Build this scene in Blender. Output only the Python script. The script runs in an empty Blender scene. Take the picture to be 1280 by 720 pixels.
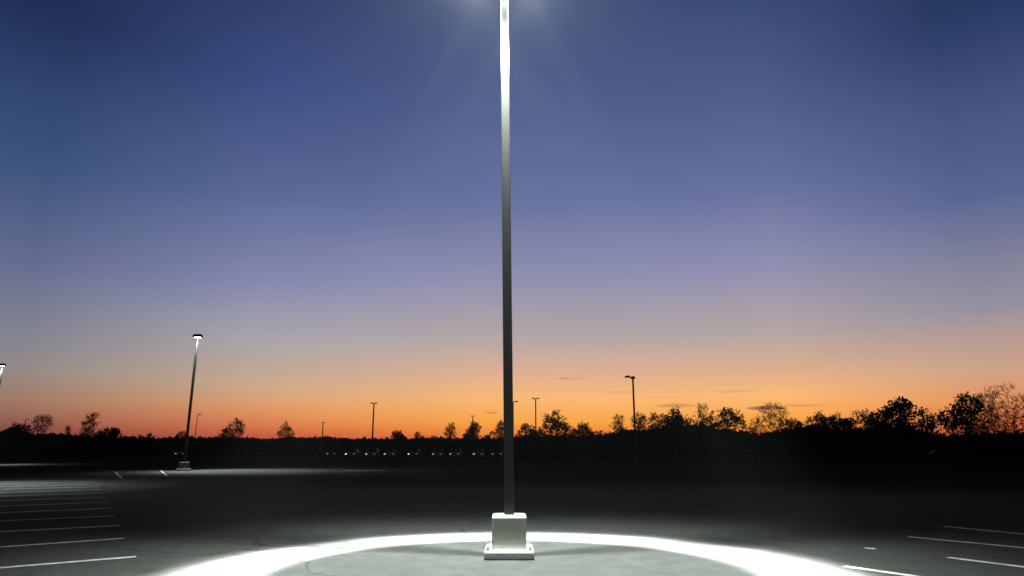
import bpy, bmesh, math, random
import numpy as np
from mathutils import Vector, Matrix
R = math.radians
S = bpy.context.scene
COL = S.collection

# ---------------------------------------------------------------- camera
EYE = 1.57
F = 850.0                       # focal length in pixels of the 1280 wide photograph
PITCH = math.atan(200.0 / F)
cam_d = bpy.data.cameras.new('camera')
cam_d.sensor_width = 36.0
cam_d.lens = 36.0 * F / 1280.0
cam_d.clip_start = 0.1
cam_d.clip_end = 6000
cam = bpy.data.objects.new('camera', cam_d)
COL.objects.link(cam)
cam.location = (0, 0, EYE)
cam.rotation_euler = (R(90) + PITCH, 0, 0)
S.camera = cam

# ---------------------------------------------------------------- exposure
S.view_settings.view_transform = 'Standard'
S.view_settings.look = 'None'
S.view_settings.exposure = 0.0
S.view_settings.gamma = 1.0
S.view_settings.use_curve_mapping = False

def lin(c):
    return tuple(((v / 255.0) / 12.92 if v / 255.0 <= 0.04045 else ((v / 255.0 + 0.055) / 1.055) ** 2.4) for v in c) + (1.0,)

# ---------------------------------------------------------------- world: the afterglow sky
world = bpy.data.worlds.new('World')
S.world = world
world.use_nodes = True
nt = world.node_tree
nt.nodes.clear()
def N(t, **kw):
    n = nt.nodes.new(t)
    for k, v in kw.items():
        setattr(n, k, v)
    return n
def M(op, a, b=None, c=None, clamp=False):
    n = N('ShaderNodeMath', operation=op, use_clamp=clamp)
    for i, v in enumerate((a, b, c)):
        if v is None: continue
        if isinstance(v, (int, float)): n.inputs[i].default_value = v
        else: nt.links.new(v, n.inputs[i])
    return n.outputs[0]
tc = N('ShaderNodeTexCoord')
sep = N('ShaderNodeSeparateXYZ')
nt.links.new(tc.outputs['Generated'], sep.inputs[0])
elev = M('MULTIPLY', M('ARCSINE', sep.outputs[2]), 180 / math.pi)
azim = M('MULTIPLY', M('ARCTAN2', sep.outputs[0], sep.outputs[1]), 180 / math.pi)   # 0 straight ahead, + to the right
ep = M('DIVIDE', elev, 90.0, clamp=True)
def ramp(stops, fac):
    r = N('ShaderNodeValToRGB')
    r.color_ramp.interpolation = 'EASE'
    r.color_ramp.interpolation = 'LINEAR'
    el = r.color_ramp.elements
    for i, (e, c) in enumerate(stops):
        p = max(0.0, e / 90.0)
        if i < 2:
            el[i].position = p; q = el[i]
        else:
            q = el.new(p)
        q.color = lin(c)
    nt.links.new(fac, r.inputs[0])
    return r.outputs[0]
def azel(px, py):
    cx, cy = px - 640, 360 - py
    y = F * math.cos(PITCH) - cy * math.sin(PITCH); z = F * math.sin(PITCH) + cy * math.cos(PITCH)
    return math.degrees(math.atan2(cx, y)), math.degrees(math.atan2(z, math.hypot(cx, y)))
def el_of(y):
    return math.degrees(math.atan((360 - y) / F) + PITCH)
top = [(38.8, (20, 36, 74)), (48, (3, 6, 14)), (90, (0, 0, 1))]
col_a = [(548, (110, 60, 58)), (530, (145, 90, 76)), (502, (162, 122, 102)), (460, (150, 140, 136)), (422, (134, 134, 146)), (322, (97, 108, 146)), (202, (59, 83, 126)), (22, (27, 46, 91)), (0, (22, 41, 85))]
col_b = [(548, (190, 82, 58)), (527, (218, 126, 80)), (505, (222, 156, 106)), (482, (206, 171, 140)), (425, (172, 168, 173)), (352, (134, 138, 176)), (245, (91, 105, 153)), (105, (54, 73, 130)), (0, (32, 51, 106))]
col_c = [(548, (240, 116, 48)), (527, (255, 168, 70)), (497, (255, 188, 118)), (462, (222, 177, 148)), (425, (184, 169, 165)), (345, (144, 144, 178)), (245, (100, 111, 158)), (105, (67, 82, 132)), (0, (38, 58, 112))]
col_d = [(548, (190, 80, 55)), (530, (222, 112, 65)), (500, (236, 152, 96)), (462, (212, 167, 137)), (382, (150, 146, 160)), (242, (88, 101, 147)), (22, (39, 58, 103)), (0, (34, 53, 97))]
def stops(cs, px):
    return [(azel(px, y)[1], c) for y, c in cs] + top
ra, rb_, rc, rd = [ramp(stops(c, px), ep) for c, px in ((col_a, 24), (col_b, 312), (col_c, 810), (col_d, 1244))]
def mixc(f, a, b):
    m = N('ShaderNodeMix', data_type='RGBA')
    nt.links.new(f, m.inputs[0]); nt.links.new(a, m.inputs[6]); nt.links.new(b, m.inputs[7])
    return m.outputs[2]
def mapr(v, a, b, smooth=True):
    n = N('ShaderNodeMapRange', interpolation_type='SMOOTHSTEP' if smooth else 'LINEAR')
    nt.links.new(v, n.inputs[0]); n.inputs[1].default_value = a; n.inputs[2].default_value = b
    return n.outputs[0]
sky = mixc(mapr(azim, -36, -21, False), ra, rb_)
sky = mixc(mapr(azim, -21, -2, False), sky, rc)
sky = mixc(mapr(azim, 22, 35, False), sky, rd)
# the sky away from the afterglow is dark
back = mapr(M('ABSOLUTE', azim), 43, 58)
bk = N('ShaderNodeRGB'); bk.outputs[0].default_value = lin((4, 7, 14))
sky = mixc(back, sky, bk.outputs[0])
# faint thin cloud streaks near the horizon: (azimuth, elevation, half width, half height, strength)
noi = N('ShaderNodeTexNoise'); noi.inputs['Scale'].default_value = 34.0; noi.inputs['Detail'].default_value = 4
mp = N('ShaderNodeMapping'); mp.inputs['Scale'].default_value = (1, 1, 7)
nt.links.new(tc.outputs['Generated'], mp.inputs[0]); nt.links.new(mp.outputs[0], noi.inputs['Vector'])
total = None
for (px, py, w, h, s) in [(845, 507, 24, 2.6, .55), (957, 510, 20, 2.4, .85), (1000, 507, 26, 2.0, .35), (712, 473, 20, 1.6, .4), (775, 490, 28, 1.8, .15),
                          (920, 489, 24, 1.8, .25), (905, 480, 26, 1.8, .12), (614, 516, 9, 1.6, .5), (118, 522, 16, 1.5, .45), (820, 497, 30, 1.6, .12), (70, 318, 90, 4, .10), (1180, 520, 40, 2.0, .25), (1160, 512, 20, 1.2, .2)]:
    a, e = azel(px, py)
    da = M('DIVIDE', M('SUBTRACT', azim, a), w / F * 57.3)
    de = M('DIVIDE', M('SUBTRACT', elev, e), h / F * 57.3)
    d = M('ADD', M('MULTIPLY', da, da), M('MULTIPLY', de, de))
    d = M('ADD', d, M('MULTIPLY', M('SUBTRACT', noi.outputs[0], 0.5), 2.2))
    v = M('MULTIPLY', mapr(d, 1.5, 0.1), s * (.75 if s < .8 else 1.0))
    total = v if total is None else M('MAXIMUM', total, v)
cl = N('ShaderNodeRGB'); cl.outputs[0].default_value = lin((150, 96, 72))
sky = mixc(total, sky, cl.outputs[0])
# very faint mottling so the gradient is not perfectly even
n2 = N('ShaderNodeTexNoise'); n2.inputs['Scale'].default_value = 3.0; n2.inputs['Detail'].default_value = 3
mp2 = N('ShaderNodeMapping'); mp2.inputs['Scale'].default_value = (1, 1, 4)
nt.links.new(tc.outputs['Generated'], mp2.inputs[0]); nt.links.new(mp2.outputs[0], n2.inputs['Vector'])
bg = N('ShaderNodeBackground')
nt.links.new(sky, bg.inputs[0])
nt.links.new(M('ADD', M('MULTIPLY', n2.outputs[0], 0.12), 0.94), bg.inputs[1])
out = N('ShaderNodeOutputWorld')
nt.links.new(bg.outputs[0], out.inputs[0])

# ---------------------------------------------------------------- helpers
def ground(px, dist):
    """world x on the ground seen at photo column px at forward distance dist"""
    depth = dist * math.cos(PITCH) - EYE * math.sin(PITCH)
    return (px - 640) / F * depth
def gp(px, py):
    d = EYE / math.tan(math.atan((py - 360) / F) - PITCH)
    return Vector((ground(px, d), d, 0))
def dist_of_top(py, h):
    return (h - EYE) / math.tan(math.atan((360 - py) / F) + PITCH)
def height_at(py, d):
    return EYE + d * math.tan(math.atan((360 - py) / F) + PITCH)

def mat(name, base, rough=0.85, spec=0.1, noise=0.0, nscale=3.0, metallic=0.0, emit=None, estr=0.0, bump=0.0, base2=None):
    m = bpy.data.materials.new(name); m.use_nodes = True
    t = m.node_tree; b = t.nodes['Principled BSDF']
    b.inputs['Roughness'].default_value = rough
    b.inputs['Specular IOR Level'].default_value = spec
    b.inputs['Metallic'].default_value = metallic
    b.inputs['Base Color'].default_value = tuple(base) + (1,)
    if noise or bump or base2:
        tcn = t.nodes.new('ShaderNodeTexCoord'); nz = t.nodes.new('ShaderNodeTexNoise')
        nz.inputs['Scale'].default_value = nscale; nz.inputs['Detail'].default_value = 6
        t.links.new(tcn.outputs['Object'], nz.inputs['Vector'])
        r = t.nodes.new('ShaderNodeValToRGB')
        lo = base2 or tuple(v * (1 - noise) for v in base)
        hi = base if base2 else tuple(v * (1 + noise) for v in base)
        r.color_ramp.elements[0].position = .3; r.color_ramp.elements[1].position = .7
        r.color_ramp.elements[0].color = tuple(lo) + (1,); r.color_ramp.elements[1].color = tuple(hi) + (1,)
        t.links.new(nz.outputs[0], r.inputs[0]); t.links.new(r.outputs[0], b.inputs['Base Color'])
        if bump:
            bp = t.nodes.new('ShaderNodeBump'); bp.inputs['Strength'].default_value = bump; bp.inputs['Distance'].default_value = .02
            t.links.new(nz.outputs[0], bp.inputs['Height']); t.links.new(bp.outputs[0], b.inputs['Normal'])
    if emit:
        b.inputs['Emission Color'].default_value = tuple(emit) + (1,)
        b.inputs['Emission Strength'].default_value = estr
    return m

def obj(name, me, m=None, parent=None):
    if isinstance(me, bmesh.types.BMesh):
        bm = me; me = bpy.data.meshes.new(name); bm.to_mesh(me); bm.free()
    if m is not None and not me.materials: me.materials.append(m)
    o = bpy.data.objects.new(name, me); COL.objects.link(o)
    if parent: o.parent = parent
    return o
def tag(o, label=None, cat=None, group=None, kind=None):
    if label: o['label'] = label
    if cat: o['category'] = cat
    if group: o['group'] = group
    if kind: o['kind'] = kind
    return o
def empty(name, loc, rz=0.0):
    o = bpy.data.objects.new(name, None); COL.objects.link(o)
    o.location = loc; o.rotation_euler = (0, 0, rz); o.empty_display_size = .2
    return o
def bbox(bm, c, s, bev=0.0, seg=3, taper=1.0, rot=None):
    r = bmesh.ops.create_cube(bm, size=1.0)
    vs = r['verts']
    for v in vs:
        k = taper if v.co.z > 0 else 1.0
        v.co = Vector((v.co.x * s[0] * k, v.co.y * s[1] * k, v.co.z * s[2]))
    if bev:
        es = {e for v in vs for e in v.link_edges}
        q = bmesh.ops.bevel(bm, geom=list(es), offset=bev, segments=seg, affect='EDGES', profile=.5)
        vs = list({v for f in q['faces'] for v in f.verts} | {v for v in vs if v.is_valid})
    for v in vs:
        if rot: v.co = rot @ v.co
        v.co += Vector(c)
    return vs
def cyl(bm, p0, p1, r0, r1, n=12):
    p0 = Vector(p0); p1 = Vector(p1); d = p1 - p0
    r = bmesh.ops.create_cone(bm, cap_ends=True, segments=n, radius1=r0, radius2=r1, depth=d.length)
    q = d.to_track_quat('Z', 'Y')
    for v in r['verts']: v.co = q @ v.co + (p0 + p1) / 2
    return r['verts']
def quad(bm, pts):
    bm.faces.new([bm.verts.new(p) for p in pts])

# ---------------------------------------------------------------- ground and lot
bm = bmesh.new(); quad(bm, [(-2500, -600, -.012), (2500, -600, -.012), (2500, 4000, -.012), (-2500, 4000, -.012)])
tag(obj('ground', bm, mat('soil', (.035, .035, .025), noise=.35, nscale=.05, spec=0)), kind='structure')

def asphalt():
    m = mat('asphalt', (.03, .03, .03), rough=.95, spec=0)
    t = m.node_tree; b = t.nodes['Principled BSDF']
    tcn = t.nodes.new('ShaderNodeTexCoord')
    def nz(sc, det, rough=.6, vec=None):
        n = t.nodes.new('ShaderNodeTexNoise'); n.inputs['Scale'].default_value = sc; n.inputs['Detail'].default_value = det
        n.inputs['Roughness'].default_value = rough
        t.links.new(vec or tcn.outputs['Object'], n.inputs['Vector']); return n.outputs[0]
    def rp(src, a, b_, ca, cb):
        r = t.nodes.new('ShaderNodeValToRGB'); e = r.color_ramp.elements
        e[0].position = a; e[1].position = b_; e[0].color = ca + (1,); e[1].color = cb + (1,)
        t.links.new(src, r.inputs[0]); return r.outputs[0]
    def mul(a, b_, f=1.0):
        n = t.nodes.new('ShaderNodeMix'); n.data_type = 'RGBA'; n.blend_type = 'MULTIPLY'; n.inputs[0].default_value = f
        t.links.new(a, n.inputs[6]); t.links.new(b_, n.inputs[7]); return n.outputs[2]
    big = rp(nz(.35, 4), .3, .7, (.049, .0500, .0485), (.061, .062, .060))
    med = rp(nz(2.6, 5), .3, .7, (.82,) * 3, (1.08,) * 3)
    fine = rp(nz(42, 5, .85), .3, .7, (.60,) * 3, (1.34,) * 3)
    c = mul(mul(big, med), fine)
    # hairline cracks
    vo = t.nodes.new('ShaderNodeTexVoronoi'); vo.feature = 'DISTANCE_TO_EDGE'; vo.inputs['Scale'].default_value = .13
    wn = t.nodes.new('ShaderNodeTexNoise'); wn.inputs['Scale'].default_value = 1.4; wn.inputs['Detail'].default_value = 5
    t.links.new(tcn.outputs['Object'], wn.inputs['Vector'])
    vm = t.nodes.new('ShaderNodeVectorMath'); vm.operation = 'MULTIPLY_ADD'; vm.inputs[1].default_value = (.9, .9, 0)
    t.links.new(wn.outputs[1], vm.inputs[0]); t.links.new(tcn.outputs['Object'], vm.inputs[2]); t.links.new(vm.outputs[0], vo.inputs['Vector'])
    ck = rp(vo.outputs['Distance'], .0, .0022, (.55,) * 3, (1.,) * 3)
    c = mul(c, ck)
    # oil drips and old patches
    st = rp(nz(.9, 3), .66, .74, (1.,) * 3, (.72,) * 3)
    c = mul(c, st)
    t.links.new(c, b.inputs['Base Color'])
    bp = t.nodes.new('ShaderNodeBump'); bp.inputs['Strength'].default_value = .35; bp.inputs['Distance'].default_value = .006
    t.links.new(nz(90, 3, .8), bp.inputs['Height']); t.links.new(bp.outputs[0], b.inputs['Normal'])
    return m
ASPH = asphalt()
bm = bmesh.new(); quad(bm, [(-125, -30, 0), (95, -30, 0), (95, 92, 0), (-125, 92, 0)]); quad(bm, [(-125, 92, 0), (8, 92, 0), (8, 125, 0), (-125, 125, 0)])
tag(obj('parking_lot', bm, ASPH), kind='structure')
bm = bmesh.new(); quad(bm, [(-400, 150, 0), (400, 150, 0), (400, 160, 0), (-400, 160, 0)])
tag(obj('road', bm, mat('road_asphalt', (.04, .04, .042), noise=.2, spec=.05)), kind='structure')
KERB = mat('concrete_kerb', (.14, .14, .13), noise=.2, nscale=1.5, spec=.05)
bm = bmesh.new()
bbox(bm, (51.6, 92.1, .065), (87, .18, .15), .02, 2); bbox(bm, (-58.5, 125.1, .065), (133, .18, .15), .02, 2)
bbox(bm, (60, 66, .065), (50, .18, .15), .02, 2); bbox(bm, (60, 68.4, .065), (50, .18, .15), .02, 2)
tag(obj('kerb', bm, KERB), kind='structure')
bm = bmesh.new(); bbox(bm, (60, 67.2, .05), (49.9, 2.18, .1), 0)
tag(obj('planting_strip', bm, mat('bark_mulch', (.06, .045, .035), noise=.4, nscale=4, spec=0)), kind='structure')

# painted markings
PAINT = mat('road_paint', (.68, .68, .64), rough=.8, noise=.12, nscale=5, base2=(.26, .26, .25))
bm = bmesh.new()
def stripe(a, b, w=.13):
    a = Vector((a[0], a[1], .004)); b = Vector((b[0], b[1], .004)); d = (b - a).normalized(); n = Vector((-d.y, d.x, 0)) * w / 2
    k = max(1, int((b - a).length / .4))
    for i in range(k):                                   # slightly uneven paint edge
        p = a + (b - a) * i / k; q = a + (b - a) * (i + 1) / k
        quad(bm, [p - n, q - n, q + n, p + n])
row_dir = Vector((-1.27, 2.0)); row_dir /= row_dir.length
ends = [gp(170, 696).xy, gp(155, 673).xy, gp(150, 657).xy]
bay = (ends[2] - ends[0]) / 2
for k in range(0, 13):
    e = ends[0] + bay * k
    if k < 3: e = ends[k]
    other = [gp(0, 710).xy, gp(0, 684).xy, gp(0, 665).xy][k] if k < 3 else e + Vector((-.84, -.54)) * 5
    d = (other - e).normalized() if k < 3 else Vector((-.84, -.54))
    stripe(e, e + d * 5.2, .13 if k < 3 else .085)
    if k > 3: stripe(e + d * 5.3, e + d * 10.4, .08)
sp = ends[3 - 1] + bay + Vector((-.84, -.54)) * 5.25
stripe(sp, sp + bay * 9)
R_ = [(gp(1055, 708).xy, gp(1140, 720).xy), (gp(1185, 697).xy, gp(1280, 709).xy), (gp(1135, 671).xy, gp(1280, 685).xy), (gp(1180, 658).xy, gp(1280, 668).xy)]
for a, b in R_:
    stripe(a, a + (b - a).normalized() * 5.2)
stripe(gp(1081, 685).xy, gp(1094, 686.3).xy, .12)
# stall lines of the far rows round the second lamp
a1, b1 = gp(144, 590).xy, gp(152, 597.5).xy
a2, b2 = gp(200, 587.5).xy, gp(209, 595).xy
for a, b in ((a1, b1), (a2, b2)): stripe(a, b, .08)
stripe(gp(430, 588.3).xy, gp(482, 588.3).xy, .5)  # one short wide pale strip, apart from the stall lines
for k in range(8):                                       # bays in front of the parked cars
    stripe((-25 + 3.1 * k, 107), (-25 + 3.1 * k, 112.5), .12)
for k in range(9):
    stripe((44 + 2.9 * k, 60.3), (44 + 2.9 * k, 65.6), .12)
tag(obj('parking_line_markings', bm, PAINT), kind='structure')

# ---------------------------------------------------------------- lamps
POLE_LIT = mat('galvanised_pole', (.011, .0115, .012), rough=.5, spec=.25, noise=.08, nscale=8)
POLE_RUST = mat('brown_pole', (.10, .06, .045), rough=.7, noise=.2, nscale=8)
CONC = mat('painted_concrete', (.40, .405, .375), rough=.85, spec=.05, noise=.05, nscale=14, bump=.15)
CONC_DARK = mat('darkened_concrete', (.11, .11, .10), rough=.9, spec=.05, noise=.2, nscale=6)  # concrete colour darkened so the far bases look less lit
HEADM = mat('dark_fixture', (.02, .02, .022), rough=.5, spec=.3)
LENS = mat('lamp_lens', (.9, .9, .9), emit=(.85, 1, .93), estr=30)
LENS_OFF = mat('unlit_lens', (.3, .3, .3), rough=.3, spec=.5)
BOLT = mat('bolt_steel', (.45, .45, .42), rough=.6)

def beam(name, parent, loc, axis, stops_, power, color, radius):
    """a point lamp with a chosen angular light distribution, measured from the beam axis in degrees"""
    ld = bpy.data.lights.new(name, 'POINT'); ld.energy = power; ld.color = color; ld.shadow_soft_size = radius
    ld.use_nodes = True
    t = ld.node_tree; em = t.nodes.get('Emission')
    g = t.nodes.new('ShaderNodeNewGeometry')
    dot = t.nodes.new('ShaderNodeVectorMath'); dot.operation = 'DOT_PRODUCT'
    t.links.new(g.outputs['Incoming'], dot.inputs[0])
    dot.inputs[1].default_value = tuple(axis)
    ac = t.nodes.new('ShaderNodeMath'); ac.operation = 'ARCCOSINE'; t.links.new(dot.outputs['Value'], ac.inputs[0])
    dv = t.nodes.new('ShaderNodeMath'); dv.operation = 'DIVIDE'; dv.inputs[1].default_value = math.pi; t.links.new(ac.outputs[0], dv.inputs[0])
    r = t.nodes.new('ShaderNodeValToRGB'); t.links.new(dv.outputs[0], r.inputs[0])
    el = r.color_ramp.elements
    for i, (a, v) in enumerate(stops_):
        if i < 2: q = el[i]; q.position = a / 180
        else: q = el.new(a / 180)
        q.color = (v, v, v, 1)
    ml = t.nodes.new('ShaderNodeMath'); ml.operation = 'MULTIPLY'; ml.inputs[1].default_value = 1.0
    t.links.new(r.outputs[0], ml.inputs[0]); t.links.new(ml.outputs[0], em.inputs['Strength'])
    o = bpy.data.objects.new(name, ld); COL.objects.link(o); o.location = loc; o.parent = parent
    return o

def tapered_pole(h0, h1, w0, w1, m, parent, n=24):
    """square steel pole with rounded corners"""
    bm = bmesh.new(); rings = []
    for k in range(n + 1):
        z = h0 + (h1 - h0) * k / n; w = w0 + (w1 - w0) * k / n; ring = []
        for q in range(4):
            for s in range(3):
                a = R(90 * q + 45 * s); c = R(90 * q + 45)
                cx, cy = math.copysign(w / 2 - .02, math.cos(c)), math.copysign(w / 2 - .02, math.sin(c))
                ring.append(bm.verts.new((cx + .02 * math.cos(a), cy + .02 * math.sin(a), z)))
        rings.append(ring)
    L = len(rings[0])
    for k in range(n):
        for i in range(L):
            bm.faces.new((rings[k][i], rings[k][(i + 1) % L], rings[k + 1][(i + 1) % L], rings[k + 1][i]))
    bm.faces.new(rings[-1]); bm.faces.new(rings[0][::-1])
    return obj('pole', bm, m, parent)

def base_parts(t, CONC=CONC):
    bm = bmesh.new(); bbox(bm, (0, 0, .07), (.73, .73, .14), .048, 5, taper=.99)
    foot = obj('foot_slab', bm, CONC, t)
    bm = bmesh.new(); bbox(bm, (0, 0, .365), (.51, .51, .46), .032, 5, taper=1.0)
    obj('pedestal', bm, CONC, t)
    for sx in (-1, 1):
        for sy in (-1, 1):
            bm = bmesh.new(); cyl(bm, (sx * .305, sy * .305, .13), (sx * .305, sy * .305, .185), .022, .022, 8)
            cyl(bm, (sx * .305, sy * .305, .14), (sx * .305, sy * .305, .16), .036, .036, 6)
            obj('anchor_bolt', bm, BOLT, foot)

def head(t, loc, rz, size=(.62, .36, .12), lens=LENS, tilt=0, arm_from=None):
    if arm_from is not None:
        bm = bmesh.new(); cyl(bm, arm_from, loc, .045, .04, 10); obj('arm', bm, HEADM, t)
    bm = bmesh.new()
    bbox(bm, (0, 0, 0), size, .03, 3, taper=.86)
    for k in range(7):                                    # cooling fins
        bbox(bm, ((k - 3) * size[0] * .11, 0, size[2] * .58), (.012, size[1] * .7, .05))
    h = obj('lamp_head', bm, HEADM, t); h.location = loc; h.rotation_euler = (tilt, 0, rz)
    bm = bmesh.new(); bbox(bm, (0, 0, -size[2] / 2 + .006), (size[0] * .7, size[1] * .6, .02), .006, 1)
    l = obj('lamp_lens', bm, lens, h)
    return h

RING = [(0, .158), (10, .163), (17.9, .172), (18.8, .85), (23.6, .85), (24.8, .22), (25.7, .085), (27.5, .05), (31, .042), (35, .028), (40, .013), (46, .006), (56, .007), (68, .014), (73, .008), (77, .0003), (84, .0001), (99, .0001), (102, 1.0), (140, 1.0), (160, 0), (180, 0)]  # upward lobe added to light the haze into a halo
BROAD = [(0, .45), (20, .5), (26, .34), (33, .12), (42, .04), (52, .010), (65, .002), (80, .001), (180, 0)]
GREENW = (.91, 1.0, .92)
PH = 9.45
# --- the big lamp in the middle
MX, MY = ground(636.5, 10.75), 10.75
main = empty('street_lamp', (MX, MY, 0))
tag(main, 'tall square light pole on a cream concrete pedestal inside the bright ring of light', 'street lamp')
base_parts(main)
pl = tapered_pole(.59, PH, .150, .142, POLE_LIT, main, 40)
pl.rotation_euler = (0, R(-.62), 0); pl.location = (.007, 0, 0)
topx = -math.sin(R(.62)) * PH
bm = bmesh.new(); bbox(bm, (topx, 0, PH + .02), (.142, .142, .04), .008, 2); obj('pole_cap', bm, POLE_LIT, main)
cz = PH + .32
ringc = Vector((ground(639, 9.47), 9.47, 0))
POW = 108000
for sgn in (-1, 1):
    hl = Vector((topx + sgn * .50, -.23, cz))
    head(main, hl, R(-26 * sgn), (.52, .36, .1), arm_from=(topx, 0, PH + .03))
    p = Vector((MX, MY, 0)) + hl - Vector((0, 0, .24))
    beam('ring_beam', main, p - Vector((MX, MY, 0)), (ringc - p).normalized(), RING, POW, GREENW, .07)

# --- two lit lamps to the left and a third whose pool of light enters from the left
def lit_lamp(px, py, label, pool=(1.0, 0), k=1.0, lean=0.0, xy=None, loc_label=None):
    if xy is None:
        d = dist_of_top(py, PH + .2); x = ground(px, d); depth_t = d * math.cos(PITCH) + (PH - EYE) * math.sin(PITCH)
        x = (px - 640) / F * depth_t
    else: x, d = xy
    t = empty('street_lamp', (x, d, 0))
    tag(t, label, 'street lamp', 'street lamps with their light on')
    base_parts(t, CONC_DARK)
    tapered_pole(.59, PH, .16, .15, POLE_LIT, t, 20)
    head(t, (.1, -.22, PH + .16), 0, (.66, .4, .2), arm_from=(0, 0, PH))
    s = Vector((x + .1, d - .17, PH + .02))
    a = (Vector((x + pool[0], d + pool[1], 0)) - s).normalized()
    beam('ring_beam', t, s - Vector((x, d, 0)), a, BROAD, POW * k, (.92, 1, 1), .1)
    return t
lit_lamp(247, 420, 'lit street lamp left of the tall middle pole, its whole shaft in view', (4.0, -1.0), .32)
lit_lamp(3, 456, 'lit street lamp cut off by the left edge of the photo', (0, -1), .16)
lit_lamp(0, 0, 'lit street lamp whose pool of light falls on the far parking rows at the left', (4, -1), .33, xy=(-27.5, 29.5))

# --- unlit lamps in the distance
def dark_lamp(px, py, label, heads='twin', h=9.5, w=.2):
    d = dist_of_top(py, h); depth = d * math.cos(PITCH) + (h - EYE) * math.sin(PITCH)
    x = (px - 640) / F * depth
    t = empty('street_lamp', (x, d, 0))
    tag(t, label, 'street lamp', 'unlit street lamps in the distance')
    bm = bmesh.new(); bbox(bm, (0, 0, .3), (.5, .5, .6), .03, 2); obj('pedestal', bm, CONC, t)
    tapered_pole(.6, h - .1, w, w * .8, POLE_RUST, t, 8)
    if heads == 'twin':
        for s in (-1, 1):
            head(t, (s * .36, 0, h), 0, (.5, .36, .16), LENS_OFF, arm_from=(0, 0, h - .1))
    elif heads == 'left':
        head(t, (-.62, 0, h + .10), 0, (.62, .4, .2), LENS_OFF, arm_from=(0, 0, h - .1))
        head(t, (.0, 0, h - .02), 0, (.5, .4, .26), LENS_OFF)
    elif heads == 'right':
        head(t, (.5, 0, h), 0, (.8, .4, .16), LENS_OFF, arm_from=(0, 0, h - .1))
    return t
dark_lamp(467.5, 504, 'unlit twin headed lamp standing over the parked cars, left of the middle pole', w=.26)
dark_lamp(404, 528, 'short looking faraway lamp left of the twin headed lamp over the parked cars', w=.3)
dark_lamp(591, 520, 'faraway lamp rising out of a bushy tree just left of the middle pole', 'twin', w=.26)
dark_lamp(669.5, 498, 'unlit twin headed lamp just right of the middle pole', w=.22)
dark_lamp(641.5, 502, 'unlit lamp almost hidden behind the middle pole', 'right', w=.22)
dark_lamp(791, 472, 'tallest unlit lamp with its heads to the left, above the trees right of the middle', 'left', w=.22)
dark_lamp(247, 518, 'thin faraway lamp beside the shaft of the lit lamp on the left', 'right', w=.14)
dark_lamp(32.5, 524, 'thin faraway lamp at the left of the fan shaped bare tree', 'right', w=.2)

# ---------------------------------------------------------------- trees
BARK = mat('bark', (.055, .042, .034), noise=.3, nscale=4, spec=0)
LEAF = [mat('leaf_dark', (.04, .046, .033), noise=.3, nscale=1, spec=.05), mat('leaf_rust', (.06, .042, .03), noise=.3, nscale=1, spec=.05), mat('leaf_dull', (.05, .048, .034), noise=.3, nscale=1, spec=.05)]
def tubes(segs, name, m, parent, sides=4):
    V = []; Fc = []
    for (a, b, ra, rb) in segs:
        a = np.array(a); b = np.array(b); d = b - a; L = np.linalg.norm(d)
        if L < 1e-5: continue
        d /= L; u = np.cross(d, (0, 0, 1.) if abs(d[2]) < .9 else (1., 0, 0)); u /= np.linalg.norm(u); w = np.cross(d, u)
        i0 = len(V)
        for p, r in ((a - d * ra * .3, ra), (b, rb)):
            for k in range(sides):
                t = 2 * math.pi * k / sides
                V.append(tuple(p + r * (math.cos(t) * u + math.sin(t) * w)))
        for k in range(sides):
            k2 = (k + 1) % sides
            Fc.append((i0 + k, i0 + k2, i0 + sides + k2, i0 + sides + k))
    me = bpy.data.meshes.new(name); me.from_pydata(V, [], Fc); me.update()
    return obj(name, me, m, parent)
def leaves_mesh(C, size, rng, name, m, parent):
    n = len(C)
    q = rng.normal(size=(n, 3)); q /= np.linalg.norm(q, axis=1)[:, None]
    h = rng.normal(size=(n, 3)); u = np.cross(q, h); u /= np.linalg.norm(u, axis=1)[:, None]; v = np.cross(q, u)
    s = size * rng.uniform(.5, 1.25, (n, 1)); s2 = s * rng.uniform(.5, .9, (n, 1))
    V = np.stack([C - u * s, C - v * s2 + u * s * .1, C + u * s, C + v * s2], 1).reshape(-1, 3)
    Fc = np.arange(n * 4).reshape(n, 4)
    me = bpy.data.meshes.new(name); me.from_pydata(V.tolist(), [], Fc.tolist()); me.update()
    return obj(name, me, m, parent)

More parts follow.
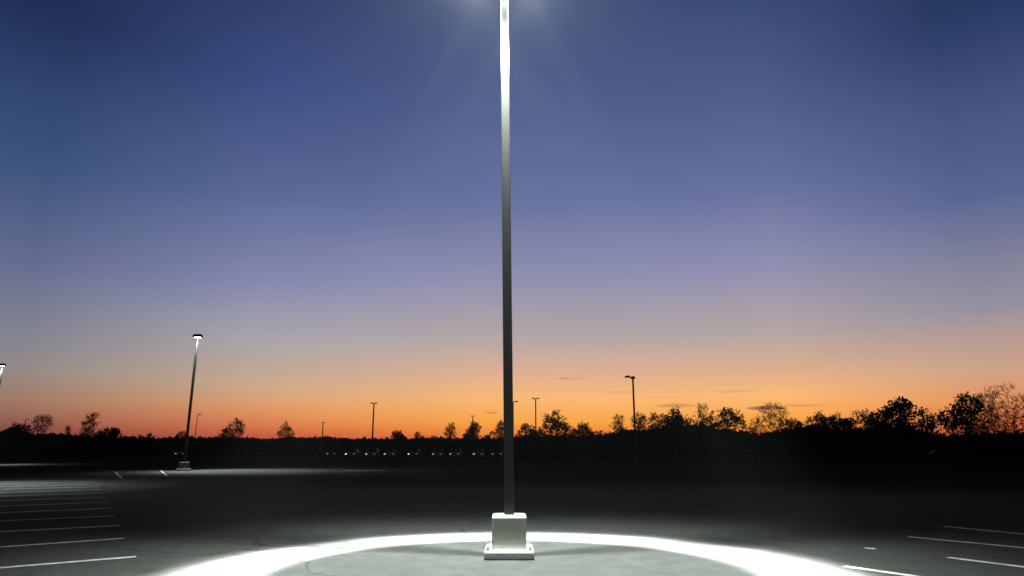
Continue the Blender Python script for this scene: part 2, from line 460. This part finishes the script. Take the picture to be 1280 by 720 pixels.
def grow(rng, crown_c, crown_r, trunk_top, npts, shape='round'):
    """branch skeleton: random points in the crown, each joined to the nearest point nearer the trunk"""
    pts = []
    nl = 6
    lobes = [(rng.normal(size=3) * [.42, .42, .34], rng.uniform(.34, .58)) for _ in range(nl)] + [(np.array([0, 0, -.35]), .5), (np.array([rng.uniform(-.2, .2), 0, .55]), .42)]
    while len(pts) < npts:
        p = rng.uniform(-1, 1, 3)
        if shape == 'fan':
            if p[2] > -.9 and math.hypot(p[0], p[1]) < .25 + .75 * (p[2] + 1) / 2 and np.dot(p, p) < 1.15: pts.append(p)
        else:
            l = np.dot(p, p)
            if l < 1 and any(np.linalg.norm(p - c_) < r_ for c_, r_ in lobes): pts.append(p)
    Q = np.array(pts)
    if shape != 'fan':
        lo_, hi_ = np.percentile(Q, 1.5, axis=0), np.percentile(Q, 98.5, axis=0); Q = (Q - (lo_ + hi_) / 2) / ((hi_ - lo_) / 2)
        Q = np.clip(Q, -1.12, 1.12)
    P = Q * crown_r + crown_c
    P += rng.normal(size=P.shape) * .06 * crown_r
    base = np.array([0, 0, trunk_top])
    o = np.argsort(np.linalg.norm((P - base) * [1, 1, .9], axis=1)); P = P[o]
    nodes = [np.array([0, 0, 0.0]), np.array([0, 0, trunk_top * .5]) + rng.normal(size=3) * [.06, .06, 0], base]
    par = [-1, 0, 1]
    for p in P:
        A = np.array(nodes[2:]); d = np.linalg.norm(A - p, axis=1)
        up = (p[2] - A[:, 2]); d = d + np.where(up < -.1, -up * 1.2, 0)      # prefer branches that rise
        k = int(np.argmin(d)) + 2
        par.append(k); nodes.append(p)
    cnt = [0] * len(nodes)
    for i in range(len(nodes) - 1, 0, -1):
        cnt[i] += 1
        if par[i] >= 0: cnt[par[i]] += cnt[i]
    return nodes, par, cnt
def tree(px, top_y, wpx, dist, kind, label, cat='tree', leaf=0, seed=0, group=None, trunk_frac=None, name=None):
    rng = np.random.default_rng(seed * 7 + int(px))
    x = ground(px, dist); H = height_at(top_y, dist); depth = dist * math.cos(PITCH)
    w = wpx / F * depth
    t = empty(name or {'dense': 'leafy_tree', 'airy': 'sparse_tree', 'bare': 'bare_tree', 'fan': 'bare_tree', 'shrub': 'bushy_shrub'}[kind], (x, dist, 0), rng.uniform(0, 6))
    tag(t, label, cat, group)
    tf = trunk_frac or {'dense': .16, 'airy': .22, 'bare': .2, 'fan': .3, 'shrub': .06}[kind]
    tt = H * tf
    npt = {'dense': 240, 'airy': 330, 'bare': 620, 'fan': 380, 'shrub': 130}[kind]
    cz_ = (H + tt * .9) / 2; crz = (H - tt * .9) / 2
    r = np.array([w / 2, w / 2 * .9, crz]); c = np.array([0, 0, cz_])
    nodes, par, cnt = grow(rng, c, r, tt, npt, 'fan' if kind == 'fan' else 'round')
    rt = .035 * H ** .5 / (npt ** .5) * {'bare': 1.25, 'fan': 1.2}.get(kind, 1.0)
    segs = []; tw = []
    for i in range(1, len(nodes)):
        a = nodes[par[i]]; b = nodes[i]
        ra = max(.014, rt * cnt[par[i]] ** .5 * 1.0) if par[i] > 0 else rt * cnt[0] ** .5 * 1.3
        ra = min(ra, rt * cnt[i] ** .5 * 1.25 + .004) if i > 2 else ra
        rb = max(.012, rt * cnt[i] ** .5)
        mid = (a + b) / 2 + rng.normal(size=3) * .05 * np.linalg.norm(b - a)
        segs.append((a, mid, ra, (ra + rb) / 2)); segs.append((mid, b, (ra + rb) / 2, rb))
    ntw = {'dense': 2, 'airy': 4, 'bare': 5, 'fan': 6, 'shrub': 3}[kind]
    L = .07 * H
    for i in range(3, len(nodes)):
        if cnt[i] > 4: continue
        d0 = nodes[i] - nodes[par[i]]; d0 = d0 / (np.linalg.norm(d0) + 1e-6)
        for k in range(ntw):
            d = d0 + rng.normal(size=3) * .7 + [0, 0, .35]; d /= np.linalg.norm(d)
            e = nodes[i] + d * L * rng.uniform(.5, 1.3)
            tw.append((nodes[i], e, .013, .007))
            e2 = (nodes[i] + e) / 2 + rng.normal(size=3) * L * .4
            tw.append(((nodes[i] + e) / 2, e2, .009, .006))
    tubes(segs, 'trunk', BARK, t, 5)
    if kind in ('bare', 'fan'):
        tubes(tw, 'crown', BARK, t, 3)
    else:
        tw_nodes = np.array([s[1] for s in tw])
        NL = {'dense': 4600, 'airy': 2300 if wpx > 30 else 750, 'shrub': 1500}[kind]
        if kind == 'airy':
            keep = rng.random(len(nodes)) < .62
            ctr = np.array([nodes[i] for i in range(3, len(nodes)) if keep[i]])
            C = ctr[rng.integers(0, len(ctr), NL)] + rng.normal(size=(NL, 3)) * .022 * (w + H)
            C = np.vstack([C, tw_nodes])
        else:
            ctr = np.array(nodes[3:]); C = ctr[rng.integers(0, len(ctr), NL)] + rng.normal(size=(NL, 3)) * .035 * (w + H)
            C = np.vstack([C, tw_nodes])
        nearest = np.min(np.linalg.norm((C[:, None, :] - ctr[None, :, :]), axis=2), axis=1)
        C = C[nearest < .055 * (w + H)]
        C[:, 2] = np.maximum(C[:, 2], .15)
        cr = leaves_mesh(C, .0165 * (w + H) if kind != 'airy' else .0115 * (w + H), rng, 'crown', LEAF[leaf], t)
        twig_mesh = tubes(tw, 'crown_twigs', BARK, None, 3)
        bmj = bmesh.new(); bmj.from_mesh(cr.data); bmj.from_mesh(twig_mesh.data); bmj.to_mesh(cr.data); bmj.free()
        bpy.data.objects.remove(twig_mesh)
    return t

T = [ # px, top y, width px, distance, kind, label, leaf
 (14, 534, 50, 110, 'dense', 'dense dark rounded tree at the left edge of the photo', 0),
 (47, 520, 27, 120, 'fan', 'fan shaped bare tree with a flat top near the left edge', 0),
 (80, 534, 8, 120, 'airy', 'tiny thin tree between the fan shaped tree and the one with an open crown', 2),
 (104, 520, 24, 118, 'airy', 'small tree with a sparse open crown on a forked trunk, on the left', 0),
 (137, 538, 34, 105, 'dense', 'low dense dome shaped tree left of the lit lamp', 0),
 (176, 545, 40, 110, 'shrub', 'wide low tree right behind the dome shaped tree', 0),
 (225, 540, 16, 150, 'fan', 'faint small bare tree close to the left of the lit lamp shaft', 0),
 (290, 528, 20, 115, 'airy', 'small sparse tree right of the lit lamp on the left', 0),
 (280, 540, 36, 114, 'shrub', 'low rounded bushes at the foot of the small sparse tree', 0),
 (355, 531, 18, 125, 'airy', 'small ragged tree standing alone over the flat horizon', 1),
 (496, 541, 24, 112, 'dense', 'round dark tree just right of the twin headed lamp over the cars', 0),
 (521, 541, 14, 118, 'airy', 'little tree with a wispy top behind the parked cars', 1),
 (536, 546, 34, 120, 'shrub', 'low dark trees behind the middle of the parked car row', 0),
 (564, 532, 13, 115, 'airy', 'small upright tree left of the bushy tree with a lamp in it', 1),
 (589, 531, 19, 112, 'dense', 'bushy tree with a faraway lamp rising out of it', 1),
 (627, 529, 12, 110, 'airy', 'thin tree touching the left side of the middle pole', 1),
 (612, 542, 34, 114, 'shrub', 'low dark bushes left of the middle pole', 0),
 (658, 534, 36, 100, 'dense', 'dark tree just right of the middle pole', 0),
 (694, 519, 38, 96, 'airy', 'broad leafy tree right of the twin headed lamp near the middle pole', 0),
 (722, 532, 34, 100, 'airy', 'loose rust tinted tree on the slope right of the broad leafy tree', 1),
 (746, 541, 30, 105, 'shrub', 'lowest dark bushes left of the tallest unlit lamp', 0),
 (775, 523, 22, 92, 'airy', 'small airy tree close to the left of the tallest unlit lamp', 1),
 (803, 521, 24, 90, 'airy', 'airy tree close to the right of the tallest unlit lamp', 1),
 (824, 520, 22, 90, 'airy', 'second airy tree right of the tallest unlit lamp', 1),
 (852, 517, 34, 88, 'dense', 'dark leafy tree under the grey cloud streak', 0),
 (875, 511, 24, 86, 'airy', 'tall airy tree right of the dark tree under the cloud streak', 0),
 (912, 515, 36, 86, 'airy', 'wide airy tree left of the bare branching tree', 1),
 (838, 523, 26, 91, 'airy', 'low airy tree squeezed against the left of the dark tree under the cloud streak', 1),
 (893, 521, 26, 90, 'airy', 'low airy tree in the dip between the tall airy tree and the wide airy one', 0),
 (990, 527, 30, 88, 'airy', 'low airy tree close to the right of the bare branching tree', 1),
 (1103, 521, 30, 80, 'airy', 'small airy tree tucked under the left side of the tall dense tree', 0),
 (938, 536, 30, 90, 'shrub', 'dark bushes between the wide airy tree and the bare branching tree', 0),
 (967, 508, 46, 84, 'bare', 'bare branching tree with a thin trunk under the long cloud streak', 0),
 (1003, 531, 34, 86, 'shrub', 'dark bushes right of the bare branching tree', 0),
 (1030, 520, 44, 82, 'airy', 'rust tinted tree left of the tall dense tree', 1),
 (1052, 524, 40, 84, 'dense', 'squat dark tree between two rust tinted trees', 1),
 (1080, 518, 44, 82, 'airy', 'rust tinted tree touching the left of the tall dense tree', 1),
 (1130, 505, 60, 78, 'dense', 'tall dense dark tree, the darkest crown on the right', 0),
 (1196, 500, 68, 76, 'airy', 'large round tree with sky showing through its crown', 0),
 (1242, 498, 50, 78, 'bare', 'bare tree right of the large round tree', 0),
 (1276, 488, 60, 76, 'bare', 'bare tree cut off by the right edge of the photo', 0),
]
for i, (px, ty, w, d, kind, lab, lf) in enumerate(T):
    if 680 < px < 1000: w *= 1.15
    if px < 640: d = max(d + 12, 127)
    tree(px, ty, w, d, kind, lab, leaf=lf, seed=i, cat='bush' if kind == 'shrub' else 'tree')

# dark woods and scrub that read as one mass
def scrub(name, label, prof, dist, depth_m, n, size, leaf, seed):
    rng = np.random.default_rng(seed)
    xs = np.array([p[0] for p in prof], float); ys = np.array([p[1] for p in prof], float)
    px = rng.uniform(xs[0], xs[-1], n)
    base = np.interp(px, xs, ys)
    wob = sum(np.sin(px * f + ph) * a for f, ph, a in ((.045, 1 + seed, .16), (.13, 2.3 * seed, .10), (.33, .7, .08)))
    y = dist + rng.uniform(0, depth_m, n)
    X = (px - 640) / F * (dist * math.cos(PITCH))
    h = EYE + dist * np.tan(np.arctan((360 - base) / F) + PITCH)
    h = h * (.95 + .35 * wob)
    z = h * (1 - rng.random(n) ** 2.0 * 1.0) * rng.uniform(.72, 1.0, n)
    z = np.where(rng.random(n) < .35, h * rng.uniform(.0, .8, n), z)
    C = np.stack([X, y, np.maximum(z, .1)], 1)
    o = leaves_mesh(C, size, rng, name, LEAF[leaf], None)
    tag(o, label, 'woodland', kind='stuff')
    return o
scrub('woodland', 'dark belt of scrub and low trees at the far end of the lot on the left',
      [(-90, 541), (40, 540), (70, 545), (130, 547), (200, 549), (300, 548), (400, 549), (470, 549), (560, 549), (640, 547)], 127, 9, 26000, .55, 0, 3)
scrub('woodland', 'dark belt of scrub and low trees along the far side of the lot on the right',
      [(636, 546), (700, 544), (755, 546), (772, 539), (800, 533), (860, 531), (915, 532), (950, 539), (985, 539), (1030, 533), (1100, 534), (1140, 537), (1180, 543), (1260, 541), (1400, 540)], 94, 8, 30000, .5, 0, 5)
scrub('distant_woodland', 'flat faraway line of woods on the horizon', [(-200, 546), (200, 546), (400, 547), (640, 547), (1480, 547)], 330, 30, 16000, 1.6, 2, 8)

# ---------------------------------------------------------------- parked cars
BODY = [mat('car_paint_silver', (.10, .10, .105), rough=.5, spec=.2), mat('car_paint_white', (.3, .3, .3), rough=.5, spec=.2), mat('car_paint_dark', (.015, .015, .018), rough=.5, spec=.2)]
GLASS = mat('car_glass', (.015, .018, .02), rough=.3, spec=.35)
TYRE = mat('tyre_rubber', (.02, .02, .02), rough=.9)
RIM = mat('wheel_rim', (.35, .35, .36), rough=.35, metallic=.7)
GLINTM = mat('headlight_glint', (.8, .8, .8), rough=.2, emit=(1, 1, .97), estr=.42)  # emission stands in for lamp light glinting on the headlights
GLINTM2 = mat('headlight_glint_dim', (.8, .8, .8), rough=.2, emit=(1, 1, .97), estr=.14)  # weaker emitted glint for each car's second headlight
PLATE = mat('number_plate', (.6, .6, .55), rough=.5)
def car_section(y, half, zlo, zmid, ztop, topw):
    """one cross section of the body, half outline mirrored"""
    pr = [(half * .86, zlo), (half * .97, zlo + .08), (half, zmid * .75 + zlo * .25), (half * .97, zmid), (topw, ztop), (topw * .55, ztop + .025), (0, ztop + .035)]
    return [(x, y, z) for x, z in pr] + [(-x, y, z) for x, z in pr[-2::-1]]
def loft(secs, cap=True):
    bm = bmesh.new(); rows = [[bm.verts.new(p) for p in s] for s in secs]; L = len(rows[0])
    for a, b in zip(rows, rows[1:]):
        for i in range(L):
            bm.faces.new((a[i], a[(i + 1) % L], b[(i + 1) % L], b[i]))
    if cap:
        bm.faces.new(rows[0][::-1]); bm.faces.new(rows[-1])
    bmesh.ops.recalc_face_normals(bm, faces=bm.faces)
    return bm
def make_car(label, paint=0, tall=1.0):
    t = empty('parked_car', (0, 0, 0)); tag(t, label, 'car')
    Z = tall
    secs = [car_section(-2.28, .62, .30, .52, .56, .50), car_section(-2.2, .80, .22, .60, .70, .66), car_section(-1.9, .88, .20, .66, .78 * Z, .74),
            car_section(-.95, .91, .19, .80, .92 * Z, .78), car_section(0, .92, .19, .84, .95 * Z, .80), car_section(1.2, .92, .19, .86, .97 * Z, .80),
            car_section(1.9, .89, .21, .84, .97 * Z, .74), car_section(2.22, .82, .26, .74, .90 * Z, .68), car_section(2.3, .66, .34, .6, .72, .55)]
    b = obj('body', loft(secs), BODY[paint], t)
    for p in b.data.polygons: p.use_smooth = True
    sv = b.modifiers.new('edge', 'BEVEL'); sv.width = .02; sv.segments = 1
    z0 = .93 * Z; z1 = 1.43 * Z
    cab = bmesh.new()
    lo = [(-.76, -.98), (.76, -.98), (.78, 1.72), (-.78, 1.72)]; hi = [(-.58, -.28), (.58, -.28), (.60, 1.15), (-.60, 1.15)]
    a = [cab.verts.new((x, y, z0 - .03)) for x, y in lo]; c = [cab.verts.new((x, y, z1 - .03)) for x, y in hi]
    for i in range(4): cab.faces.new((a[i], a[(i + 1) % 4], c[(i + 1) % 4], c[i]))
    cab.faces.new(c); bmesh.ops.bevel(cab, geom=cab.edges[:], offset=.03, segments=2, affect='EDGES')
    obj('window_glass', cab, GLASS, t)
    rf = bmesh.new(); bbox(rf, (0, .435, z1 - .012), (1.2, 1.47, .05), .02, 2); obj('roof', rf, BODY[paint], t)
    for (p, q) in ((a_, b_) for a_, b_ in zip([Vector((x, y, z0)) for x, y in lo], [Vector((x, y, z1)) for x, y in hi])):
        pb = bmesh.new(); cyl(pb, p, q, .035, .03, 6); obj('roof_pillar', pb, BODY[paint], t)
    for sx in (-1, 1):
        hb = bmesh.new(); bbox(hb, (sx * .62, -2.2, .63), (.30, .12, .13), .03, 2); obj('headlight', hb, GLINTM, t)
        tb = bmesh.new(); bbox(tb, (sx * .66, 2.24, .76), (.26, .1, .14), .02, 2); obj('tail_light', tb, mat('tail_lens', (.3, .02, .02), rough=.3), t) if sx < 0 else obj('tail_light', tb, bpy.data.materials['tail_lens'], t)
        mb = bmesh.new(); bbox(mb, (sx * .98, -.72, .98), (.16, .1, .12), .03, 2); obj('wing_mirror', mb, BODY[paint], t)
        for y in (-1.4, 1.35):
            wb = bmesh.new(); cyl(wb, (sx * .70, y, .32), (sx * .93, y, .32), .32, .32, 20); w_ = obj('wheel', wb, TYRE, t)
            rb = bmesh.new(); cyl(rb, (sx * .92, y, .32), (sx * .945, y, .32), .2, .18, 12); obj('rim', rb, RIM, w_)
    gb = bmesh.new(); bbox(gb, (0, -2.26, .56), (.7, .06, .12), .01, 1); obj('grille', gb, TYRE, t)
    nb = bmesh.new(); bbox(nb, (0, -2.30, .40), (.40, .02, .12), .0); obj('number_plate', nb, PLATE, t)
    return t
def kids(o): return [c for c in bpy.data.objects if c.parent == o]
def copy_car(src_, label):
    r = src_.copy(); COL.objects.link(r); r['label'] = label
    for ch in kids(src_):
        c = ch.copy(); COL.objects.link(c); c.parent = r
        for g in kids(ch):
            d = g.copy(); COL.objects.link(d); d.parent = c
    return r
silver = make_car('silver car, first from the left in the row of cars with glinting front lights', 0)
white = make_car('pale car', 1, 1.12)
dark = make_car('dark car', 2)
CARS = [(441, 'silver', None, 0), (466, 'white', 'tall pale car, second in the row, right under the twin headed lamp', 0),
        (487, 'silver', 'silver car, third in the row, below the round dark tree', .1), (518, 'dark', 'dark car with two close front lights, alone in the middle of the row', 0),
        (547, 'white', 'tall pale car right of the gap in the middle of the row', .05), (570, 'silver', 'silver car below the small upright tree, left of the bushy one', -.05),
        (598, 'white', 'tall pale car second from the middle pole on its left side', 0), (621, 'dark', 'dark car nearest to the middle pole on its left side', 0),
        (652, 'silver', 'silver car just right of the middle pole', .6), (406, 'dark', 'dark car standing apart at the left of the row', .7),
        (214, 'silver', 'pale car far behind, left of the lit lamp shaft', 1.0)]
used = set()
for (px, k, lab, rz) in CARS:
    s_ = {'silver': silver, 'white': white, 'dark': dark}[k]
    if k in used: c = copy_car(s_, lab)
    else:
        c = s_; used.add(k)
        if lab: c['label'] = lab
    glint = {441: .95, 466: .5, 487: .5, 518: .7, 547: .28, 570: .3, 598: .42, 621: .12, 652: .4, 406: .15, 214: .2}[px]
    gm = GLINTM.copy(); gm.name = 'headlight_glint'; gm.node_tree.nodes['Principled BSDF'].inputs['Emission Strength'].default_value = glint * 1.8
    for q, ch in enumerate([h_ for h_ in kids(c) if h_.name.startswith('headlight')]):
        ch.data = ch.data.copy(); ch.data.materials[0] = gm if q == 0 else GLINTM2
    d = 114 if px not in (652, 406, 214) else 120
    c.location = (ground(px, d), d, 0.002); c.rotation_euler = (0, 0, rz); c['group'] = 'cars parked at the far end of the lot'
c = copy_car(silver, 'faintly lit car parked sideways under the large round tree on the right'); c['group'] = 'cars parked at the far end of the lot'
c.location = (ground(1185, 74), 74, .002); c.rotation_euler = (0, 0, R(80))
for ch in kids(c):
    if ch.name.startswith('headlight'):
        ch.data = ch.data.copy(); ch.data.materials[0] = LENS_OFF

# slim posts in front of the trees on the right, and a signpost on the left
def post(px, top, bot, label, w=.09, m=None):
    d = 89.0 if bot < 575 else EYE / math.tan(math.atan((bot - 360) / F) - PITCH)
    H = height_at(top, d); t = empty('marker_post', (ground(px, d), d, 0)); tag(t, label, 'post')
    bm = bmesh.new(); cyl(bm, (0, 0, 0), (0, 0, H), w, w * .9, 10); obj('shaft', bm, m or CONC, t)
    bm = bmesh.new(); cyl(bm, (0, 0, H), (0, 0, H + .05), w * 1.2, w * .8, 10); obj('cap', bm, m or CONC, t)
post(875.5, 553, 573, 'pale slim post in front of the trees right of the tallest unlit lamp', .1)
post(912, 545, 573, 'dim slim post in front of the wide airy tree', .06, POLE_LIT)
post(1060, 562, 573, 'short pale post in front of the squat dark tree', .1)
post(676, 548, 573, 'dim slim post under the twin headed lamp right of the middle pole', .08, POLE_LIT)
post(134, 556, 586, 'thin dark post standing near the slanting parking lines on the left', .04, POLE_RUST)

# ---------------------------------------------------------------- thin haze, added so the air shines round the lamp heads
bm = bmesh.new(); bbox(bm, (0, 180, 29), (1600, 700, 62))
hz = bpy.data.materials.new('air'); hz.use_nodes = True; hz.node_tree.nodes.clear()
ho = hz.node_tree.nodes.new('ShaderNodeOutputMaterial'); hv = hz.node_tree.nodes.new('ShaderNodeVolumePrincipled')
hv.inputs['Color'].default_value = (.9, .93, .95, 1); hv.inputs['Density'].default_value = .00008; hv.inputs['Anisotropy'].default_value = 0
hz.node_tree.links.new(hv.outputs[0], ho.inputs['Volume'])
tag(obj('haze', bm, hz), kind='stuff')
